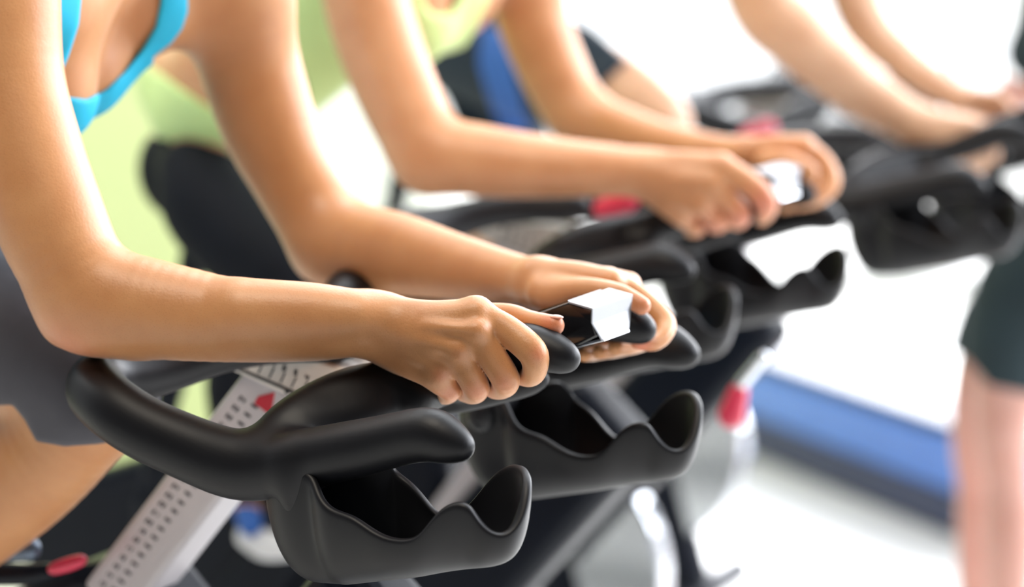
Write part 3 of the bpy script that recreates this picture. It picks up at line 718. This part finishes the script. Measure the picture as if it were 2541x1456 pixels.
tg2 = Cut(Off(U(.04, [r2l, pc(1, (478, 410, -.03, 84), (520, 405, .06, 90))]), .004), [poly_px([(100, 330), (400, 336), (600, 352), (1000, 380), (1000, 900), (800, 1250), (400, 1250), (100, 600)])], .005)
shoe = U(.01, [pc(1, (618, 1330, -.12, 34), (660, 1352, -.12, 38), (720, 1358, -.12, 30))])
ob('shoe', net(shoe, .005, 'shoe'), rider2, M['shoe'])
ob('shoe_tongue', net(pc(1, (612, 1265, -.125, 32), (622, 1300, -.13, 32)), .005, 'shoe_tongue'), rider2, M['blue'])
ob('leggings', net(tg2, .005, 'leggings', seen()), rider2, M['black'])

# --- rider 3
def arm3(): return U(.02, [
    pc(2, (1820, -330, -.19, 90), (1850, -160, -.19, 88), (1900, 10, -.19, 88), (1975, 85, -.17, 86), (2060, 160, -.14, 78), (2150, 235, -.11, 68), (2240, 292, -.09, 56), (2290, 318, -.08, 50)),
    pc(2, (2100, -200, .19, 66), (2110, -60, .2, 64), (2150, 55, .18, 60), (2230, 140, .14, 50), (2330, 215, .10, 40), (2400, 255, .09, 34))])
r3n = hand(2, [[(2280, 310, -.08, 42), (2350, 312, -.075, 34), (2410, 320, -.07, 28)], [(2280, 325, -.08, 42), (2340, 345, -.08, 36), (2385, 352, -.075, 30)]],
    [[(2410, 320, -.07, 27), (2450, 350, -.065, 24), (2462, 385, -.06, 20)], [(2390, 345, -.075, 27), (2420, 380, -.07, 24), (2430, 412, -.06, 20)], [(2360, 360, -.08, 27), (2385, 395, -.07, 23), (2392, 418, -.06, 19)], [(2320, 360, -.08, 27), (2345, 395, -.07, 23), (2352, 412, -.06, 18)]],
    [(2350, 300, -.04, 26), (2420, 305, -.03, 20), (2460, 325, -.03, 17)])
r3f = hand(2, [[(2395, 250, .09, 32), (2440, 250, .09, 28), (2480, 262, .085, 24)]], [[(2480, 258, .085, 22), (2510, 285, .08, 20), (2512, 312, .07, 17)], [(2460, 265, .09, 22), (2485, 300, .08, 20), (2480, 325, .07, 17)], [(2440, 270, .09, 22), (2455, 305, .08, 20), (2450, 325, .07, 17)], [(2425, 270, .09, 20), (2430, 305, .08, 18), (2425, 322, .07, 15)]], [(2420, 240, .06, 20), (2470, 240, .05, 16), (2490, 250, .05, 14)])
r3t = U(.05, [pc(2, (1130, -60, -.05, 150), (1400, -260, -.06, 150), (1700, -420, -.07, 130)), pc(2, (1180, -80, .06, 140), (1500, -300, .06, 140), (1850, -440, .06, 120)), pc(2, (1700, -400, -.1, 100), (1820, -330, -.18, 90)), pc(2, (1900, -420, .1, 80), (2090, -240, .18, 68))])
r3l = U(.03, [pc(2, (1100, 60, -.09, 140), (1300, 150, -.10, 128), (1500, 215, -.11, 105), (1620, 285, -.11, 82), (1640, 330, -.11, 70)), pc(2, (1640, 330, -.11, 66), (1560, 560, -.11, 62), (1500, 760, -.11, 40)),
              pc(2, (1180, 60, .08, 140), (1230, 220, .10, 110), (1270, 400, .10, 80)), pc(2, (1270, 400, .10, 72), (1200, 640, .10, 55), (1180, 760, .10, 40))])
r3o = PL(1600, 300, 0, 2); r3o[2] = 0
rider3 = empty('person', tuple(r3o)); tag(rider3, 'person with straight bare arms and dark navy shorts on the third bike', 'person', 'riders in the row')
ob('body', net(U(.02, [U(.035, [r3t, arm3(), r3l]), r3n, r3f]), .0045, 'body'), rider3, M['skin3'])
sh3 = Cut(Off(U(.04, [r3l, pc(2, (1130, -20, -.05, 150), (1200, -40, .06, 145))]), .010), [poly_px([(900, -300), (1150, -160), (1430, 30), (1560, 150), (1480, 220), (1380, 330), (1330, 420), (1180, 430), (1000, 350), (850, 0)])], .006)
ob('shorts', net(sh3, .006, 'shorts', seen()), rider3, M['navy'])
st3 = Cut(Off(r3l, .013), [poly_px([(1195, 60), (1250, 70), (1318, 330), (1240, 330), (1185, 160)]), poly_px([(1000, -300), (1330, -300), (1330, 420), (1000, 420)])], .004)
ob('side_stripe', net(st3, .006, 'side_stripe'), rider3, M['blue'])
ob('shirt', net(Cut(Off(r3t, .006), [poly_px([(900, -100), (1150, -110), (1300, -40), (1700, -200), (2300, -200), (2300, -1200), (600, -1200), (600, -100)])], .005), .007, 'shirt'), rider3, M['navy'])

# --- the instructor standing at the right edge
def Q(px, py, d, r): p = PD(px, py, d); return (p, RPX(r, p))
def qc(*rows): return chain([Q(*r) for r in rows])
D5 = 4.5
leg_a = qc((2640, 640, D5, 130), (2540, 780, D5, 112), (2500, 940, D5, 84), (2492, 1110, D5, 68), (2500, 1200, D5, 60), (2505, 1330, D5, 66), (2500, 1500, D5, 56), (2490, 1800, D5, 42))
leg_b = qc((2700, 640, D5 + .22, 120), (2520, 800, D5 + .22, 100), (2440, 940, D5 + .22, 74), (2420, 1100, D5 + .22, 58), (2425, 1200, D5 + .22, 50), (2432, 1330, D5 + .22, 58), (2425, 1500, D5 + .22, 48), (2415, 1800, D5 + .22, 36))
it = U(.05, [qc((2700, 560, D5, 150), (2780, 200, D5, 150), (2740, -150, D5, 170)), qc((2700, 560, D5 + .2, 150), (2780, 200, D5 + .2, 150), (2740, -150, D5 + .2, 170))])
ia = qc((2640, -160, D5 - .05, 62), (2640, 60, D5 - .05, 54), (2600, 210, D5 - .05, 44), (2545, 235, D5 - .05, 36), (2505, 240, D5 - .05, 28))
ih = U(.004, [qc((2530, 232, D5 - .05, 28), (2500, 226, D5 - .05, 24))] + [qc((2500, 218 + 14 * i, D5 - .05 - .012 * i, 12), (2484 - 2 * i, 226 + 15 * i, D5 - .05, 11), (2482, 240 + 14 * i, D5 - .05, 9)) for i in range(4)] + [qc((2515, 215, D5 - .08, 12), (2500, 196, D5 - .08, 10), (2492, 186, D5 - .08, 9))])
foot = U(.02, [qc((2490, 1800, D5, 42), (2470, 1880, D5 - .02, 34)), qc((2470, 1880, D5 - .02, 32), (2400, 1895, D5 - .05, 28)), qc((2415, 1800, D5 + .22, 36), (2395, 1850, D5 + .2, 30)), qc((2395, 1850, D5 + .2, 30), (2330, 1868, D5 + .18, 26))])
io = PD(2600, 900, D5); io[2] = 0
ins = empty('person', tuple(io)); tag(ins, 'person at the right edge in dark loose shorts, bare lower legs', 'person')
ob('body', net(U(.02, [U(.04, [leg_a, leg_b, it]), ia, ih, foot]), .006, 'body', seen()), ins, M['skin5'])
shi = Cut(Off(U(.05, [leg_a, leg_b, qc((2700, 560, D5, 150), (2720, 500, D5, 150)), qc((2700, 560, D5 + .2, 150), (2720, 500, D5 + .2, 150))]), .022, ripple(.008, 14)), [poly_px([(2560, 480), (2900, 480), (2900, 1040), (2541, 975), (2455, 958), (2395, 888), (2300, 840), (2300, 600)])], .006)
ob('shorts', net(shi, .006, 'shorts', seen()), ins, M['teal'])
ob('shirt', net(Cut(Off(U(.03, [it, qc((2640, -160, D5 - .05, 62), (2600, 60, D5 - .05, 66), (2570, 130, D5 - .05, 60))]), .008), [poly_px([(2300, -900), (3300, -900), (3300, 540), (2560, 540), (2560, 195), (2400, 190)])], .006), .007, 'shirt'), ins, M['teal'])
